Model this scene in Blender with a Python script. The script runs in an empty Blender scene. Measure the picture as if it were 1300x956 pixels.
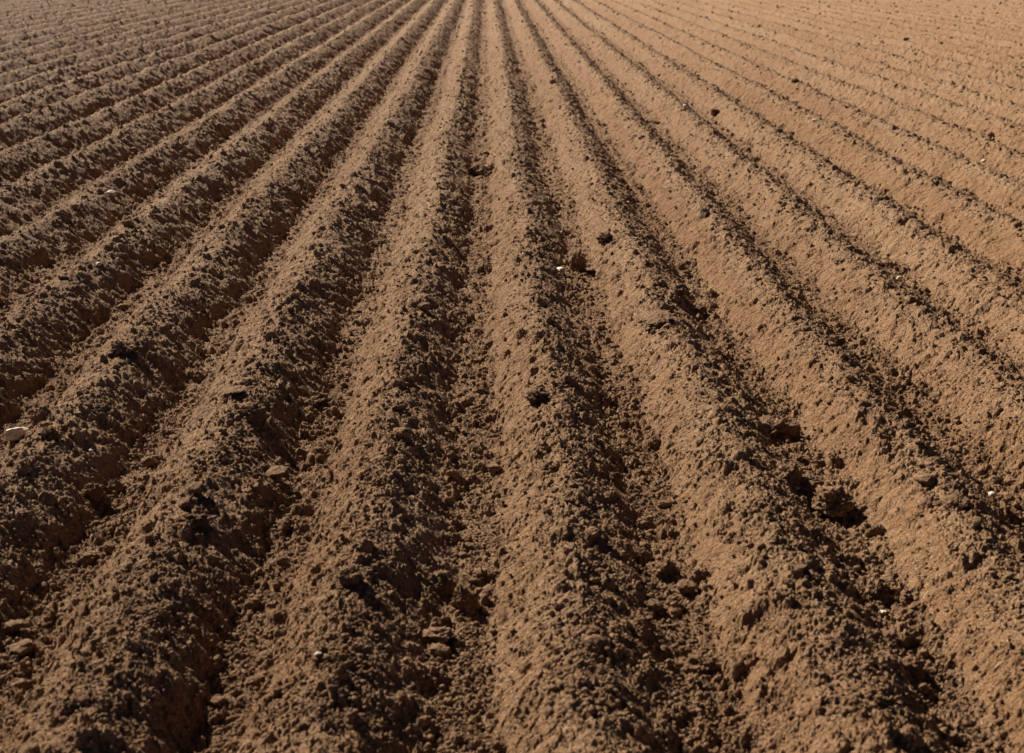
import bpy, bmesh, math, random
import numpy as np
from mathutils import Vector, Euler, Matrix, noise as mnoise

random.seed(11)
rng = np.random.default_rng(11)
R = math.radians
scene = bpy.context.scene
col = scene.collection
f32 = np.float32

# ------------------------------------------------------------------ camera numbers
F = 1700.0                        # focal length in pixels of a 1300 px wide frame
PITCH = math.atan((478 + 72) / F)
YAW = math.atan(33 / F * math.cos(PITCH))
ROW = 0.75                        # distance between ridge crests
H = ROW * math.cos(PITCH) / 0.345  # eye above the crest level
X0 = -0.205 * H / math.cos(PITCH)  # crest of row 0

cam_d = bpy.data.cameras.new('camera')
cam = bpy.data.objects.new('camera', cam_d)
col.objects.link(cam)
cam.location = (0, 0, H)
cam.rotation_euler = Euler((math.pi / 2 - PITCH, 0, -YAW), 'XYZ')
cam_d.sensor_width = 36
cam_d.lens = F / 1300 * 36
cam_d.clip_end = 3000
cam_d.dof.use_dof = True
cam_d.dof.focus_distance = 8.2
cam_d.dof.aperture_fstop = 4.2
scene.camera = cam
CAMROT = cam.rotation_euler.to_matrix()


# ------------------------------------------------------------------ noise
def hash2(ix, iy, seed):
    h = (ix.astype(np.uint32) * np.uint32(374761393) + iy.astype(np.uint32) * np.uint32(668265263)
         + np.uint32((seed * 2246822519) & 0xffffffff))
    h ^= h >> np.uint32(13)
    h *= np.uint32(1274126177)
    h ^= h >> np.uint32(16)
    h *= np.uint32(2654435761)
    h ^= h >> np.uint32(15)
    return h


def rnd(h, k):
    return ((h >> np.uint32(k)) & np.uint32(0xff)).astype(f32) * f32(1 / 255)


def vnoise(x, y, seed):
    """gradient noise, about -1..1"""
    xf, yf = np.floor(x), np.floor(y)
    ix, iy = xf.astype(np.int32), yf.astype(np.int32)
    fx, fy = (x - xf).astype(f32), (y - yf).astype(f32)
    ux = fx * fx * fx * (fx * (fx * 6 - 15) + 10)
    uy = fy * fy * fy * (fy * (fy * 6 - 15) + 10)

    def g(ax, ay, dx, dy):
        a = hash2(ix + ax, iy + ay, seed).astype(f32) * f32(2 * math.pi / 4294967296.0)
        return np.cos(a) * dx + np.sin(a) * dy
    n00 = g(0, 0, fx, fy)
    n10 = g(1, 0, fx - 1, fy)
    n01 = g(0, 1, fx, fy - 1)
    n11 = g(1, 1, fx - 1, fy - 1)
    a = n00 + ux * (n10 - n00)
    b = n01 + ux * (n11 - n01)
    return (a + uy * (b - a)) * f32(1.5)


def clods(x, y, size, seed, dens, rmin=.22, rmax=.62, flat=.75):
    """height of rounded lumps strewn one per cell; dens = share of cells that hold one (array)"""
    gx, gy = x / size, y / size
    xf, yf = np.floor(gx), np.floor(gy)
    ix, iy = xf.astype(np.int32), yf.astype(np.int32)
    fx, fy = (gx - xf).astype(f32), (gy - yf).astype(f32)
    best = np.zeros_like(fx)
    for ax in (-1, 0, 1):
        for ay in (-1, 0, 1):
            h = hash2(ix + ax, iy + ay, seed)
            r1 = rnd(h, 0)
            dx = fx - (ax + rnd(h, 8))
            dy = fy - (ay + rnd(h, 16))
            q = rnd(h, 24)
            rad = rmin + (rmax - rmin) * q * q
            ang = r1 * f32(17.0)
            ca, sa = np.cos(ang), np.sin(ang)
            ex = (ca * dx + sa * dy) * (f32(.8) + q * f32(.5))
            ey = (ca * dy - sa * dx) * f32(1.1)
            d2 = (ex * ex + ey * ey) / (rad * rad)
            b = np.sqrt(np.maximum(0, 1 - d2)) * rad
            best = np.maximum(best, np.where(r1 < dens, b, 0))
    return best * f32(size * flat)


def smooth(a, b, v):
    t = np.clip((v - a) / (b - a), 0, 1)
    return t * t * (3 - 2 * t)


# how smooth the left flank of each row was pressed by the ridging plough (0 crumbly .. 1 slick)
SLICK = {-3: .2, -2: .35, -1: .3, 0: .35, 1: .45, 2: .5, 3: .8, 4: .4, 5: .3, 6: .85, 7: .75, 8: .35}


def row_coords(x, y):
    wob = vnoise(y * .35, y * 0 + 3.3, 91) * .030 + vnoise(y * 1.3, y * 0 + 8.1, 92) * .012
    u = (x - X0 - wob) / ROW
    n = np.floor(u + .5)
    wob2 = (vnoise(y * .7, n * 7.77 + .5, 93) * .042 + vnoise(y * 2.1, n * 4.77 + .5, 94) * .016)
    t = (u - n) * ROW - wob2 * smooth(.375, .2, np.abs((u - n) * ROW))
    return n, t


def field(x, y, step):
    """ground height, plus how far up the ridge (0 furrow .. 1 crest) and how slick the flank is"""
    x = x.astype(np.float64)
    y = y.astype(np.float64)
    n, t = row_coords(x, y)
    ni = n.astype(np.int32)
    slick_tab = np.array([SLICK.get(k, .3 + .35 * ((k * 37) % 10) / 10) for k in range(-400, 401)], dtype=f32)
    slick = slick_tab[np.clip(ni, -400, 400) + 400]
    slick = np.where(t < 0, slick, slick * f32(.6))
    hr = ((ni * 7919) % 13).astype(f32) / 13
    # the edges of crest and furrow wander
    e1 = vnoise(x * 5, y * 3.2, 1) * f32(.030) + vnoise(x * 13, y * 11, 2) * f32(.022)
    a = np.abs(t).astype(f32) + e1
    foot = f32(.286) + hr * f32(.022) + vnoise(y * .9, n * 3.1 + np.sign(t), 5) * f32(.020)
    foot = foot + np.where(t > 0, f32(.008), f32(-.004))
    sharp = smooth(.5, -3.0, n)     # the rows on one side were drawn up sharper
    p = f32(1.46) - sharp.astype(f32) * f32(.06) + hr * f32(.22) + vnoise(y * 1.2, n * 9.1 + np.sign(t) * .3, 4) * f32(.18)
    w = np.maximum(a, 0) / foot
    hi = 1 - np.power(np.maximum(w, 1e-4), p)
    kk = f32(.14)
    hi = np.where(hi < kk, np.maximum(hi + kk, 0) ** 2 / (4 * kk), hi)
    up = hi
    ridge_h = f32(.176) + sharp.astype(f32) * f32(.022) + hr * f32(.024) + (vnoise(y * .55, n * 5.3, 6) * f32(.018) + vnoise(y * 1.9, n * 5.3, 9) * f32(.014))
    z = f32(-.195) + ridge_h * up
    crest = smooth(.60, .95, up)
    furrow = smooth(.22, .04, up)
    flank = np.clip(1 - crest - furrow, 0, 1)
    # patchiness of crumbs
    patch = smooth(-.35, .45, vnoise(x * 2.3, y * 1.7, 21) + .5 * vnoise(x * 7, y * 5, 22))
    rough = crest * (.65 + .5 * patch) + furrow * (.75 + .45 * patch) + flank * (1 - .72 * slick) * (.40 + .60 * patch)
    rough = rough.astype(f32)
    # swells
    z = z + (vnoise(x * 6, y * 5, 7) * f32(.010) + vnoise(x * 15, y * 13, 8) * f32(.0075)) * (f32(.35) + rough)
    # domain warp, so lumps are not round
    wx = x + vnoise(x * 30, y * 30, 31) * .014 + vnoise(x * 85, y * 85, 33) * .0060 + vnoise(x * 210, y * 210, 35) * .0022
    wy = y + vnoise(x * 30 + 9.2, y * 30, 32) * .014 + vnoise(x * 85, y * 85 + 4.1, 34) * .0060 + vnoise(x * 210, y * 210 + 2.2, 36) * .0022
    lump = np.zeros_like(z)
    farw = smooth(6, 24, y) * np.where(t > .05, .45, 1.0)
    for size, amp, seed, dc, dfl, df in ((.150, .50, 41, .14, .03, .14), (.085, .68, 42, .28, .07, .30),
                                         (.048, .80, 43, .42, .34, .50), (.027, .90, 44, .62, .74, .74)):
        extra = {41: .06, 42: .14, 43: .34, 44: .45}[seed]
        dens = farw * extra * (1 - .4 * slick * flank) + (crest * dc + furrow * df + flank * dfl * (1.2 - .70 * slick)) * (.55 + .6 * patch)
        c = clods(wx, wy, size, seed, dens.astype(f32), flat=amp)
        lump = np.maximum(lump, c) + np.minimum(lump, c) * f32(.55)
    z = z + lump + farw * (np.abs(vnoise(x * 11, y * 7, 71)) + .6 * np.abs(vnoise(x * 26, y * 24, 72))) * .021
    # fine crumbs, only where the mesh is fine enough
    fade = np.clip((.030 - step) / .012, 0, 1).astype(f32)
    c = clods(wx, wy, .0155, 45, (f32(.9) - flank * slick * f32(.30)), flat=1.0)
    z = z + c * (f32(.46) + f32(.47) * rough) * (f32(.3) + f32(.7) * fade)
    fade3 = np.clip((.011 - step) / .005, 0, 1).astype(f32)
    c = clods(wx, wy, .0092, 46, f32(.75) - 0 * rough, flat=1.1)
    z = z + c * (f32(.35) + f32(.3) * rough) * fade3
    fade2 = np.clip((.009 - step) / .005, 0, 1).astype(f32)
    bil = (np.abs(vnoise(wx * 34, wy * 34, 52)) * f32(.0085) + np.abs(vnoise(wx * 72, wy * 72, 53)) * f32(.0065) * (f32(.4) + f32(.6) * fade)
           + np.abs(vnoise(x * 150, y * 150, 51)) * f32(.0042) * fade2)
    z = z + bil * (f32(.6) + rough * f32(.45))
    # marks dragged down the flanks by the plough
    sgn = np.where(t < 0, -1.0, 1.0)
    lean = np.where(t < 0, .25, .8)
    s1 = y + np.abs(t) * lean
    st = vnoise(s1 * 48, np.abs(t) * 6 + n * 3 + sgn, 61) * f32(.0042) + vnoise(s1 * 105, np.abs(t) * 14 + n * 5 + sgn, 62) * f32(.0024)
    st = st * np.where(t > 0, f32(1.35), f32(1.0))
    z = z + st * flank * np.clip((.05 - step) / .03, 0, 1).astype(f32)
    return z.astype(f32), up.astype(f32), (slick * flank).astype(f32), lump.astype(f32)


# ------------------------------------------------------------------ materials
def nodes_of(name):
    m = bpy.data.materials.new(name)
    m.use_nodes = True
    nt = m.node_tree
    b = nt.nodes['Principled BSDF']
    return m, nt, b


def N(nt, kind, **kw):
    n = nt.nodes.new(kind)
    for k, v in kw.items():
        if isinstance(k, str) and hasattr(n, k):
            setattr(n, k, v)
    return n


def mixc(nt, fac, a, b, mode='MIX'):
    n = nt.nodes.new('ShaderNodeMix')
    n.data_type = 'RGBA'
    n.blend_type = mode
    for sock, v in ((n.inputs[0], fac), (n.inputs[6], a), (n.inputs[7], b)):
        if isinstance(v, bpy.types.NodeSocket):
            nt.links.new(v, sock)
        elif isinstance(v, (int, float)):
            sock.default_value = v
        else:
            sock.default_value = (*v, 1)
    return n.outputs[2]


def noise_node(nt, vec, scale, detail=4, rough=.55):
    n = nt.nodes.new('ShaderNodeTexNoise')
    n.inputs['Scale'].default_value = scale
    n.inputs['Detail'].default_value = detail
    n.inputs['Roughness'].default_value = rough
    nt.links.new(vec, n.inputs['Vector'])
    return n.outputs['Fac']


def ramp(nt, fac, p0, p1, v0=0., v1=1.):
    n = nt.nodes.new('ShaderNodeMapRange')
    n.inputs[1].default_value, n.inputs[2].default_value = p0, p1
    n.inputs[3].default_value, n.inputs[4].default_value = v0, v1
    nt.links.new(fac, n.inputs[0])
    return n.outputs[0]


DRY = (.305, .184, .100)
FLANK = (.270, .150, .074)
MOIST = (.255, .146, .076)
GRIT_GLINT = (.70, .56, .42)  # pale grit, brightened so the specks also stand for sun glints


def soil_material(name, ground):
    m, nt, b = nodes_of(name)
    L = nt.links.new
    geo = nt.nodes.new('ShaderNodeNewGeometry')
    pos = geo.outputs['Position']
    if ground:
        a1 = nt.nodes.new('ShaderNodeAttribute'); a1.attribute_name = 'up'
        a2 = nt.nodes.new('ShaderNodeAttribute'); a2.attribute_name = 'slick'
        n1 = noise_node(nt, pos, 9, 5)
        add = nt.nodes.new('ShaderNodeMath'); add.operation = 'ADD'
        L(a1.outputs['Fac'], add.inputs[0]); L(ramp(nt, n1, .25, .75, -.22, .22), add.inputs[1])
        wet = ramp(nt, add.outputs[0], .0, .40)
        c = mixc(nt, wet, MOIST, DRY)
        c = mixc(nt, ramp(nt, a2.outputs['Fac'], .1, .75), c, FLANK)
    else:
        oi = nt.nodes.new('ShaderNodeObjectInfo')
        n1 = noise_node(nt, pos, 14, 4)
        c = mixc(nt, ramp(nt, n1, .3, .7), MOIST, DRY)
        c = mixc(nt, ramp(nt, oi.outputs['Random'], 0, 1, 0, .35), c, (.16, .090, .048))
    # mottling at several sizes
    c = mixc(nt, ramp(nt, noise_node(nt, pos, 2.2, 5, .6), .35, .65, 0, .6), c, mixc(nt, 1., c, (.80, .72, .64), 'MULTIPLY'))
    c = mixc(nt, ramp(nt, noise_node(nt, pos, 5.3, 5, .65), .52, .7, 0, .5), c, mixc(nt, 1., c, (1.18, 1.16, 1.16), 'MULTIPLY'))
    c = mixc(nt, ramp(nt, noise_node(nt, pos, 70, 4, .65), .35, .72, 0, .45), c, mixc(nt, 1., c, (.66, .60, .54), 'MULTIPLY'))
    c = mixc(nt, ramp(nt, noise_node(nt, pos, 260, 2, .6), .60, .70, 0, .85), c, GRIT_GLINT)  # fine pale grit specks, with sunlit sparkle painted into their colour
    mp = nt.nodes.new('ShaderNodeMapping')
    mp.inputs['Scale'].default_value = (1.5, .12, .0)
    L(pos, mp.inputs['Vector'])
    c = mixc(nt, ramp(nt, noise_node(nt, mp.outputs[0], 1.0, 3, .5), .38, .66, 0, .6), c, mixc(nt, 1., c, (.82, .75, .68), 'MULTIPLY'))
    L(c, b.inputs['Base Color'])
    b.inputs['Roughness'].default_value = .95
    b.inputs['Diffuse Roughness'].default_value = .5
    b.inputs['Specular IOR Level'].default_value = .12
    hb = noise_node(nt, pos, 320, 5, .7)
    hb2 = noise_node(nt, pos, 90, 4, .6)
    hb3 = noise_node(nt, pos, 38, 5, .6)
    sm = nt.nodes.new('ShaderNodeMath'); sm.operation = 'MULTIPLY_ADD'
    L(hb2, sm.inputs[0]); sm.inputs[1].default_value = 1.6; L(hb, sm.inputs[2])
    sm2 = nt.nodes.new('ShaderNodeMath'); sm2.operation = 'MULTIPLY_ADD'
    L(hb3, sm2.inputs[0]); sm2.inputs[1].default_value = 2.2; L(sm.outputs[0], sm2.inputs[2])
    hb4 = noise_node(nt, pos, 15, 3, .6)
    sm3 = nt.nodes.new('ShaderNodeMath'); sm3.operation = 'MULTIPLY_ADD'
    L(hb4, sm3.inputs[0]); sm3.inputs[1].default_value = 5.0; L(sm2.outputs[0], sm3.inputs[2])
    bp = nt.nodes.new('ShaderNodeBump')
    bp.inputs['Strength'].default_value = 1.0
    bp.inputs['Distance'].default_value = .0105
    L(sm3.outputs[0], bp.inputs['Height'])
    L(bp.outputs[0], b.inputs['Normal'])
    return m


def stone_material(name, base, dark):
    m, nt, b = nodes_of(name)
    geo = nt.nodes.new('ShaderNodeNewGeometry')
    pos = geo.outputs['Position']
    c = mixc(nt, ramp(nt, noise_node(nt, pos, 60, 5), .35, .65), base, dark)
    c = mixc(nt, ramp(nt, noise_node(nt, pos, 25, 3), .55, .7, 0, .6), c, (.26, .16, .09))
    nt.links.new(c, b.inputs['Base Color'])
    b.inputs['Roughness'].default_value = .75
    bp = nt.nodes.new('ShaderNodeBump')
    bp.inputs['Strength'].default_value = .5
    bp.inputs['Distance'].default_value = .003
    nt.links.new(noise_node(nt, pos, 180, 5), bp.inputs['Height'])
    nt.links.new(bp.outputs[0], b.inputs['Normal'])
    return m


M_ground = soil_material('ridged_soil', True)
M_clod = soil_material('clod_soil', False)
M_stone = stone_material('pale_flint', (.52, .43, .33), (.34, .26, .18))
M_straw, _nt, _b = nodes_of('dry_straw')
_geo = _nt.nodes.new('ShaderNodeNewGeometry')
_nt.links.new(mixc(_nt, noise_node(_nt, _geo.outputs['Position'], 120, 3), (.72, .58, .36), (.48, .36, .2)), _b.inputs['Base Color'])
_b.inputs['Roughness'].default_value = .6


# ------------------------------------------------------------------ the ground sheet
def ground():
    zs = [-8., -6., -4., -2.5, -1., 0., .8, 1.4, 1.9, 2.3, 2.6]
    z = 2.8
    while z < 95:
        zs.append(z)
        z += .8 * z * z / 2911 if z < 5 else .0046 * (z / 5) ** 1.5
    while z < 900:
        zs.append(z)
        z *= 1.06
    ys = np.array(zs)
    us = list(np.arange(-.47, .4701, 1 / 1480.0))
    d, u = 1 / 1400.0, .47
    side = []
    while u < 4:
        d *= 1.045
        u += d
        side.append(u)
    us = np.array([-v for v in reversed(side)] + us + side)
    zeff = np.maximum(ys, 2.8)
    X = zeff[:, None] * (us[None, :] + math.tan(YAW))
    Y = np.repeat(ys[:, None], len(us), 1)
    step = zeff[:, None] * np.maximum(np.gradient(us), 1 / 1480)[None, :]
    nr, nc = X.shape
    Z = np.empty((nr, nc), f32); U = np.empty((nr, nc), f32); S = np.empty((nr, nc), f32)
    for i in range(0, nr, 200):
        j = min(nr, i + 200)
        Z[i:j], U[i:j], S[i:j], _ = field(X[i:j], Y[i:j], step[i:j])
    far = smooth(150, 60, Y)
    Z = np.where(Y > 60, Z * far + (1 - far) * -.12, Z)
    co = np.stack([X, Y, Z], -1).reshape(-1, 3).astype(f32)
    me = bpy.data.meshes.new('field')
    me.vertices.add(nr * nc)
    me.vertices.foreach_set('co', co.ravel())
    idx = np.arange(nr * nc, dtype=np.int32).reshape(nr, nc)
    q = np.stack([idx[:-1, :-1], idx[:-1, 1:], idx[1:, 1:], idx[1:, :-1]], -1).reshape(-1, 4)
    nf = len(q)
    me.loops.add(nf * 4)
    me.loops.foreach_set('vertex_index', q.ravel())
    me.polygons.add(nf)
    me.polygons.foreach_set('loop_start', np.arange(0, nf * 4, 4, dtype=np.int32))
    me.polygons.foreach_set('use_smooth', np.ones(nf, dtype=bool))
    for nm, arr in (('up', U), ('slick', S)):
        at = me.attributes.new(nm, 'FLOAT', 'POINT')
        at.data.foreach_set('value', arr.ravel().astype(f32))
    me.update()
    me.materials.append(M_ground)
    o = bpy.data.objects.new('field', me)
    col.objects.link(o)
    o['kind'] = 'structure'
    o['label'] = 'brown field ploughed into long parallel ridges and furrows'
    print('field', nr, nc)


ground()


def hgt(x, y):
    x = np.atleast_1d(np.asarray(x, float)); y = np.atleast_1d(np.asarray(y, float))
    return field(x, y, np.maximum(y, 2.8) / 1480)


def spot(px, py):
    """where the sight line through a photograph pixel meets the soil"""
    d = CAMROT @ Vector(((px - 650) / F, (478 - py) / F, -1))
    s = np.linspace(2.5, 120, 1)
    # march in ground distance
    g = np.concatenate([np.arange(2.6, 14, .006), np.arange(14, 110, .03)])
    X = d.x / d.y * g; Z = H + d.z / d.y * g
    z = hgt(X, g)[0]
    k = np.argmax(Z < z)
    return float(X[k]), float(g[k]), float(z[k])


# ------------------------------------------------------------------ lumps
def lump_mesh(name, seed, subdiv, facets, rough, mat, flat=1.0, keen=.72):
    rd = random.Random(seed)
    bm = bmesh.new()
    bmesh.ops.create_icosphere(bm, subdivisions=subdiv, radius=1)
    planes = []
    for _ in range(facets):
        v = Vector((rd.gauss(0, 1), rd.gauss(0, 1), rd.gauss(0, 1))).normalized()
        planes.append((v, rd.uniform(keen, 1.0)))
    off = Vector((rd.random() * 50, rd.random() * 50, rd.random() * 50))
    for v in bm.verts:
        d = v.co.normalized()
        r = 1.12
        for p, dist in planes:
            c = d.dot(p)
            if c > .05:
                r = min(r, dist / c)
        nz = mnoise.fractal(d * 1.7 + off, 1.0, 2.1, 5) * rough
        nz += abs(mnoise.noise(d * 4.2 + off)) * rough * .8 - .2 * rough
        if subdiv > 3:
            nz += mnoise.fractal(d * 8 + off, .7, 2.1, 4) * rough * .45
        v.co = d * (r + nz)
        v.co.z *= flat
    for f in bm.faces:
        f.smooth = True
    me = bpy.data.meshes.new(name)
    bm.to_mesh(me); bm.free()
    me.materials.append(mat)
    return me


CLOD = [lump_mesh('soil_clod', 100 + i, 5, 9 + i % 4, .42 + .08 * (i % 3), M_clod, .85 + .06 * (i % 4)) for i in range(8)]
SLAB = [lump_mesh('flat_clod', 200 + i, 5, 8, .32, M_clod, .42, .6) for i in range(2)]
SMALL = [lump_mesh('small_clod', 300 + i, 4, 8, .28, M_clod, .75) for i in range(6)]
STONE = [lump_mesh('pale_stone', 400 + i, 4, 9, .17, M_stone, .7, .6) for i in range(4)]


def put(name, mesh, xyz, size, label, cat, group=None, sink=.25, rot=None):
    o = bpy.data.objects.new(name, mesh)
    col.objects.link(o)
    sx, sy, sz = size
    o.scale = (sx, sy, sz)
    o.rotation_euler = rot or (random.uniform(-.35, .35), random.uniform(-.35, .35), random.uniform(0, 6.28))
    o.location = (xyz[0], xyz[1], xyz[2] + sz * (.62 - sink))
    o['label'] = label
    o['category'] = cat
    if group:
        o['group'] = group
    return o


taken = []


def at_pixel(name, mesh, px, py, wpx, hpx, label, cat, group=None, sink=.25, rot=None):
    x, y, z = spot(px, py + hpx * .35)
    s = math.hypot(y, H) / F * .5
    wx = wpx * s
    hz = max(hpx * s * 1.05, wx * .4)
    taken.append((x, y, wx))
    return put(name, mesh, (x, y, z), (wx, wx * .9, hz), label, cat, group, sink, rot)


clod_list = [
    (1056, 630, 50, 36, 0, 'biggest dark soil clod, lying in the furrow above the pale smooth flank'),
    (1020, 612, 46, 24, 6, 'low rough clod leaning on the upper left of the biggest clod'),
    (985, 540, 54, 38, 1, 'tall rugged heap-like clod filling the furrow just uphill of the biggest clod'),
    (1000, 596, 30, 22, 2, 'dark clod in the furrow between the rugged heap and the biggest clod'),
    (734, 330, 20, 34, 3, 'upright black-sided clod standing alone in the furrow beside a pale stone'),
    (322, 520, 28, 26, 4, 'knobbly clod perched on the shaded shoulder of a left ridge'),
    (683, 502, 32, 17, 5, 'flat-topped clod on the crest of the central ridge'),
    (555, 804, 44, 18, 6, 'wide black-fronted clod at the bottom of the furrow near the frame edge'),
    (590, 756, 28, 38, 7, 'wedge-shaped clod leaning upright in the central furrow'),
    (560, 734, 34, 28, 0, 'rounded clod behind the leaning wedge in the central furrow'),
    (616, 728, 27, 22, 1, 'dark clod right of the leaning wedge, at the foot of the central ridge'),
    (844, 720, 27, 25, 2, 'dark clod tucked against the foot of a smooth lit flank, alone in its furrow'),
    (890, 842, 42, 26, 3, 'lumpy dark clod at the lower end of the furrow right of the central ridge'),
    (1145, 806, 42, 32, 4, 'dark hollow-faced clod below the dome-shaped clod in the right furrow'),
    (1112, 746, 26, 30, 5, 'dome-shaped sunlit clod standing up from the right furrow'),
    (1158, 842, 32, 28, 6, 'lowest clod in the right furrow, just under the hollow-faced one'),
    (1128, 550, 22, 15, 7, 'small dark-faced clod on the crest of the right ridge'),
    (1214, 634, 30, 17, 0, 'low pointed clod on the right ridge crest with shaded front'),
    (622, 214, 24, 14, 1, 'right one of two dark clods side by side in a distant furrow'),
    (604, 216, 22, 12, 2, 'left one of two dark clods side by side in a distant furrow'),
    (781, 606, 15, 15, 3, 'small pale rounded clod in the furrow right of the central ridge'),
    (54, 526, 24, 22, 4, 'pointed clod on the far left ridge beside the big pale stone'),
    (64, 548, 22, 17, 5, 'blocky clod just below the pointed clod at the far left'),
    (120, 622, 26, 24, 6, 'largest of three clods grouped in the left furrow'),
    (146, 616, 18, 16, 7, 'upper clod of the three grouped in the left furrow'),
    (134, 634, 13, 13, 0, 'lit round clod, smallest of three grouped in the left furrow'),
    (515, 480, 18, 17, 1, 'dark knob of soil on a crest left of the central furrow'),
    (155, 440, 32, 21, 2, 'rugged clod capping a left ridge above a shaded flank'),
    (908, 142, 12, 7, 3, 'dark distant clod on a far right ridge'),
    (1258, 172, 8, 9, 4, 'dark upright clod near the right end of a far ridge'),
    (770, 300, 22, 15, 5, 'clod on the ridge crest uphill of the long pale slab'),
    (862, 366, 24, 15, 6, 'dark clod in the furrow right of the long pale slab'),
    (402, 507, 30, 13, 7, 'low clod in the furrow right of the knobbly perched clod'),
    (445, 728, 30, 20, 0, 'crumbly clod with shaded front on the crest left of the central furrow'),
    (243, 657, 44, 17, 1, 'long low clod across the top of a lower left ridge'),
    (1010, 102, 8, 5, 2, 'tiny dark clod far off on the upper right slope'),
    (1150, 50, 6, 4, 3, 'farthest dark clod, high on the right slope'),
    (1062, 430, 20, 12, 4, 'clod on a rough lit crest below the pale flat slab at right'),
    (905, 372, 16, 10, 5, 'small clod at the foot of a smooth orange flank'),
]
for px, py, w, h, k, lab in clod_list:
    at_pixel('soil_clod', CLOD[k], px, py, w, h, lab, 'soil clod', sink=.42)
for px, py, w, h, k, lab in [
        (830, 405, 42, 13, 0, 'long pale tilted slab of crusted soil on the ridge right of centre'),
        (345, 602, 32, 9, 1, 'thin flat slab of soil lying in a left furrow'),
        (1068, 327, 26, 9, 0, 'small pale flat slab on a far right ridge'),
        (295, 498, 30, 9, 1, 'flat plate of soil on the crest of a left ridge')]:
    at_pixel('flat_clod', SLAB[k], px, py, w, h, lab, 'soil slab', sink=.1, rot=(.1, -.3, random.uniform(0, .6)))
for px, py, w, h, k, lab in [
        (22, 548, 27, 24, 0, 'largest pale stone, standing lit on the far left ridge'),
        (1260, 626, 11, 10, 1, 'bright white stone at the right edge beside a dark hollow'),
        (1010, 619, 10, 6, 2, 'small white stone just left of the biggest dark clod'),
        (142, 246, 11, 8, 3, 'pale stone topping a ridge in the upper left'),
        (870, 134, 6, 4, 0, 'tiny white stone on a distant right-hand ridge near a dark clod'),
        (711, 343, 13, 7, 1, 'pale stone at the foot of the upright black-sided clod'),
        (1249, 204, 7, 4, 2, 'small white stone far up the field near the right edge'),
        (1034, 153, 6, 4, 3, 'tiny pale stone on the far slope right of centre'),
        (1122, 776, 9, 6, 0, 'small pale stone between the dome-shaped and hollow-faced clods'),
        (1141, 353, 8, 8, 1, 'pale pebble in shade on a rough right ridge'),
        (125, 335, 7, 6, 2, 'pale pebble on a ridge flank at left, below the ridge-top stone'),
        (115, 574, 6, 4, 3, 'white chip below the largest pale stone'),
        (404, 833, 9, 5, 1, 'pale chip on the lowest part of the ridge left of the central furrow')]:
    at_pixel('stone', STONE[k], px, py, w, h, lab, 'stone', sink=.2)

def straw_mesh(seed, L):
    rd = random.Random(seed)
    bm = bmesh.new()
    rings = []
    bend = rd.uniform(-.15, .15)
    for i in range(7):
        s = i / 6
        c = Vector((L * (s - .5), bend * L * math.sin(math.pi * s), .08 * L * math.sin(math.pi * s)))
        r = .0014 * (1 - .35 * s)
        rings.append([bm.verts.new(c + Vector((0, r * math.cos(q), r * math.sin(q)))) for q in [j * math.pi / 3 for j in range(6)]])
    for a, b in zip(rings, rings[1:]):
        for j in range(6):
            bm.faces.new((a[j], a[(j + 1) % 6], b[(j + 1) % 6], b[j])).smooth = True
    bm.faces.new(rings[0][::-1]); bm.faces.new(rings[-1])
    me = bpy.data.meshes.new('straw')
    bm.to_mesh(me); bm.free()
    me.materials.append(M_straw)
    return me


for i, (px, py, ln, ang, lab) in enumerate([
        (547, 742, .034, -.5, 'short pale straw beside the rounded clod in the central furrow'),
        (1176, 757, .045, .7, 'pale straw lying up the smooth flank of the right ridge'),
        (1268, 846, .040, .5, 'pale straw low on the right ridge near the frame corner'),
        (84, 621, .040, 1.4, 'thin pale straw sticking up by the three clods at left'),
        (92, 634, .030, 1.2, 'shortest pale straw below the thin straw at left')]):
    x, y, z = spot(px, py)
    o = bpy.data.objects.new('straw', straw_mesh(500 + i, ln))
    col.objects.link(o)
    o.location = (x, y, z + .004)
    n, t = row_coords(np.array([x]), np.array([y]))
    o.rotation_euler = (0, -.45 if t[0] < 0 else .45, ang)
    o['label'] = lab
    o['category'] = 'straw'

# many more clods nobody could tell apart: egg-sized, in furrows and on crests
count = 0
while count < 228:
    y = 3.6 * (26 / 3.6) ** (random.random() ** 1.15)
    x = random.uniform(-.42, .44) * y
    n, t = row_coords(np.array([x]), np.array([y]))
    a = abs(float(t[0]))
    kind = 'furrow' if a > .285 else 'crest' if a < .09 else None
    if kind is None or (kind == 'crest' and random.random() < .6):
        continue
    r = (.011 + .024 * random.random() ** 2) * (1 + y / 40)
    if any((x - p) ** 2 + (y - q) ** 2 < (s + r) ** 2 for p, q, s in taken):
        continue
    taken.append((x, y, r))
    z = float(hgt(x, y)[0][0])
    lab = ('loose brown clod among many alike strewn along the furrow bottoms' if kind == 'furrow'
           else 'loose brown clod among many alike strewn along the ridge crests')
    put('small_clod', random.choice(SMALL), (x, y, z), (r, r * random.uniform(.7, 1.2), r * random.uniform(.6, .95)), lab, 'soil clod',
        'small clods along the furrows' if kind == 'furrow' else 'small clods along the crests', sink=.3)
    count += 1


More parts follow.
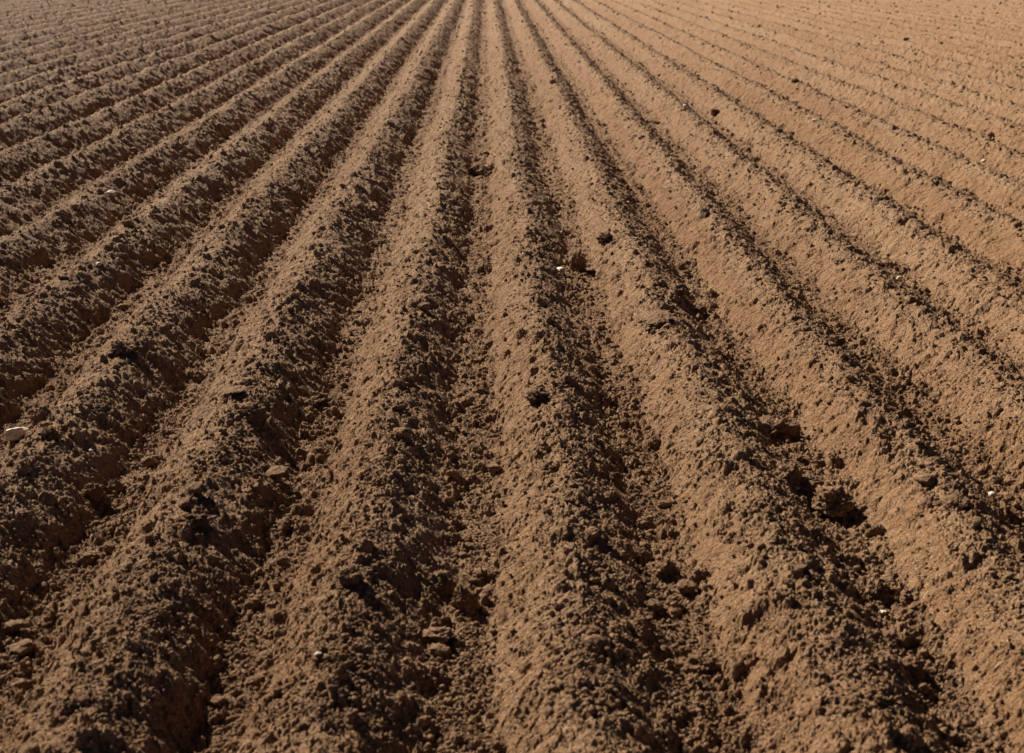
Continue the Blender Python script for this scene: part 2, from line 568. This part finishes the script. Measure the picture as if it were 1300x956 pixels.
# ------------------------------------------------------------------ loose crumbs, too many to count: one object
def crumbs(total):
    protos = []
    for i in range(7):
        rd = random.Random(900 + i)
        bm = bmesh.new()
        bmesh.ops.create_icosphere(bm, subdivisions=1, radius=1)
        if i > 1:
            bmesh.ops.subdivide_edges(bm, edges=bm.edges[:], cuts=1, use_grid_fill=True) if i == 2 else None
        off = Vector((rd.random() * 40, rd.random() * 40, rd.random() * 40))
        for v in bm.verts:
            v.co *= .85 + mnoise.noise(v.co * 1.6 + off) * .5
            v.co.z *= .8
        bm.verts.ensure_lookup_table()
        bmesh.ops.triangulate(bm, faces=bm.faces[:])
        V = np.array([v.co[:] for v in bm.verts], f32)
        T = np.array([[v.index for v in f.verts] for f in bm.faces], np.int32)
        protos.append((V, T)); bm.free()
    m = total * 3
    half = m // 2
    y = np.concatenate([3.3 * (75 / 3.3) ** rng.random(half), 1 / (1 / 70 + rng.random(m - half) * (1 / 3.3 - 1 / 70))])
    rng.shuffle(y)
    x = (rng.random(m) * .94 - .45) * y
    n, t = row_coords(x, y)
    a = np.abs(t)
    slick = np.array([SLICK.get(int(k), .4) for k in n])
    p = np.where(a > .27, 1.0, np.where(a < .11, .75, .55 * (1.15 - slick)))
    cl = vnoise(x * 3, y * 2.2, 77) * .5 + .6
    keep = rng.random(m) < p * np.clip(cl, .1, 1)
    x, y = x[keep][:total], y[keep][:total]
    a = a[keep][:total]
    r = .0021 * (1 + y / 10) * (1 + 4.2 * rng.random(len(x)) ** 4) * np.where((a > .11) & (a < .27), .75, 1.0)
    z = hgt(x, y)[0]
    VV, TT, base = [], [], 0
    which = rng.integers(0, len(protos), len(x))
    for i, (V, T) in enumerate(protos):
        s = np.where(which == i)[0]
        k = len(s)
        if not k:
            continue
        ang = rng.random(k) * 6.283
        tl = rng.normal(0, .5, k)
        ca, sa, ct, s_t = np.cos(ang), np.sin(ang), np.cos(tl), np.sin(tl)
        Rm = np.zeros((k, 3, 3))
        Rm[:, 0, 0] = ca; Rm[:, 0, 1] = -sa * ct; Rm[:, 0, 2] = sa * s_t
        Rm[:, 1, 0] = sa; Rm[:, 1, 1] = ca * ct; Rm[:, 1, 2] = -ca * s_t
        Rm[:, 2, 1] = s_t; Rm[:, 2, 2] = ct
        sc = np.stack([r[s] * (.8 + .5 * rng.random(k)), r[s] * (.8 + .5 * rng.random(k)), r[s] * (.7 + .4 * rng.random(k))], 1)
        P = np.einsum('kij,kvj->kvi', Rm, V[None] * sc[:, None, :])
        P += np.stack([x[s], y[s], z[s] + r[s] * .15], 1)[:, None, :]
        VV.append(P.reshape(-1, 3))
        TT.append((T[None] + (base + np.arange(k) * len(V))[:, None, None]).reshape(-1, 3))
        base += k * len(V)
    V = np.concatenate(VV).astype(f32); T = np.concatenate(TT).astype(np.int32)
    me = bpy.data.meshes.new('soil_crumbs')
    me.vertices.add(len(V)); me.vertices.foreach_set('co', V.ravel())
    me.loops.add(len(T) * 3); me.loops.foreach_set('vertex_index', T.ravel())
    me.polygons.add(len(T)); me.polygons.foreach_set('loop_start', np.arange(0, len(T) * 3, 3, dtype=np.int32))
    me.polygons.foreach_set('use_smooth', np.ones(len(T), dtype=bool))
    me.update()
    me.materials.append(M_clod)
    o = bpy.data.objects.new('soil_crumbs', me)
    col.objects.link(o)
    o['kind'] = 'stuff'
    o['label'] = 'loose brown soil crumbs strewn over ridges and furrows'
    o['category'] = 'soil crumbs'
    print('crumbs', len(x), len(T))


crumbs(110000)

# ------------------------------------------------------------------ daylight
SUN_EL = R(35.5)
BACK = 50                        # degrees behind straight left
sd = Vector((-math.cos(R(BACK)) * math.cos(SUN_EL), math.sin(R(BACK)) * math.cos(SUN_EL), math.sin(SUN_EL)))
sl = bpy.data.lights.new('sun', 'SUN')
sl.energy = 5.0
sl.angle = R(.5)
sl.color = (1.0, .92, .80)
so = bpy.data.objects.new('sun', sl)
col.objects.link(so)
so.rotation_euler = sd.to_track_quat('Z', 'Y').to_euler()

w = bpy.data.worlds.new('World')
scene.world = w
w.use_nodes = True
nt = w.node_tree
bg = nt.nodes['Background']
sky = nt.nodes.new('ShaderNodeTexSky')
sky.sky_type = 'NISHITA'
sky.sun_disc = False
sky.air_density = .1
sky.dust_density = .15
sky.ozone_density = .2
sky.altitude = 400
sky.sun_elevation = SUN_EL
sky.sun_rotation = math.atan2(sd.x, sd.y)
nt.links.new(sky.outputs[0], bg.inputs[0])
bg.inputs[1].default_value = .05

scene.view_settings.view_transform = 'Standard'
scene.view_settings.look = 'None'
scene.view_settings.exposure = 1.6
scene.view_settings.gamma = 1
scene.cycles.max_bounces = 3
scene.cycles.diffuse_bounces = 1
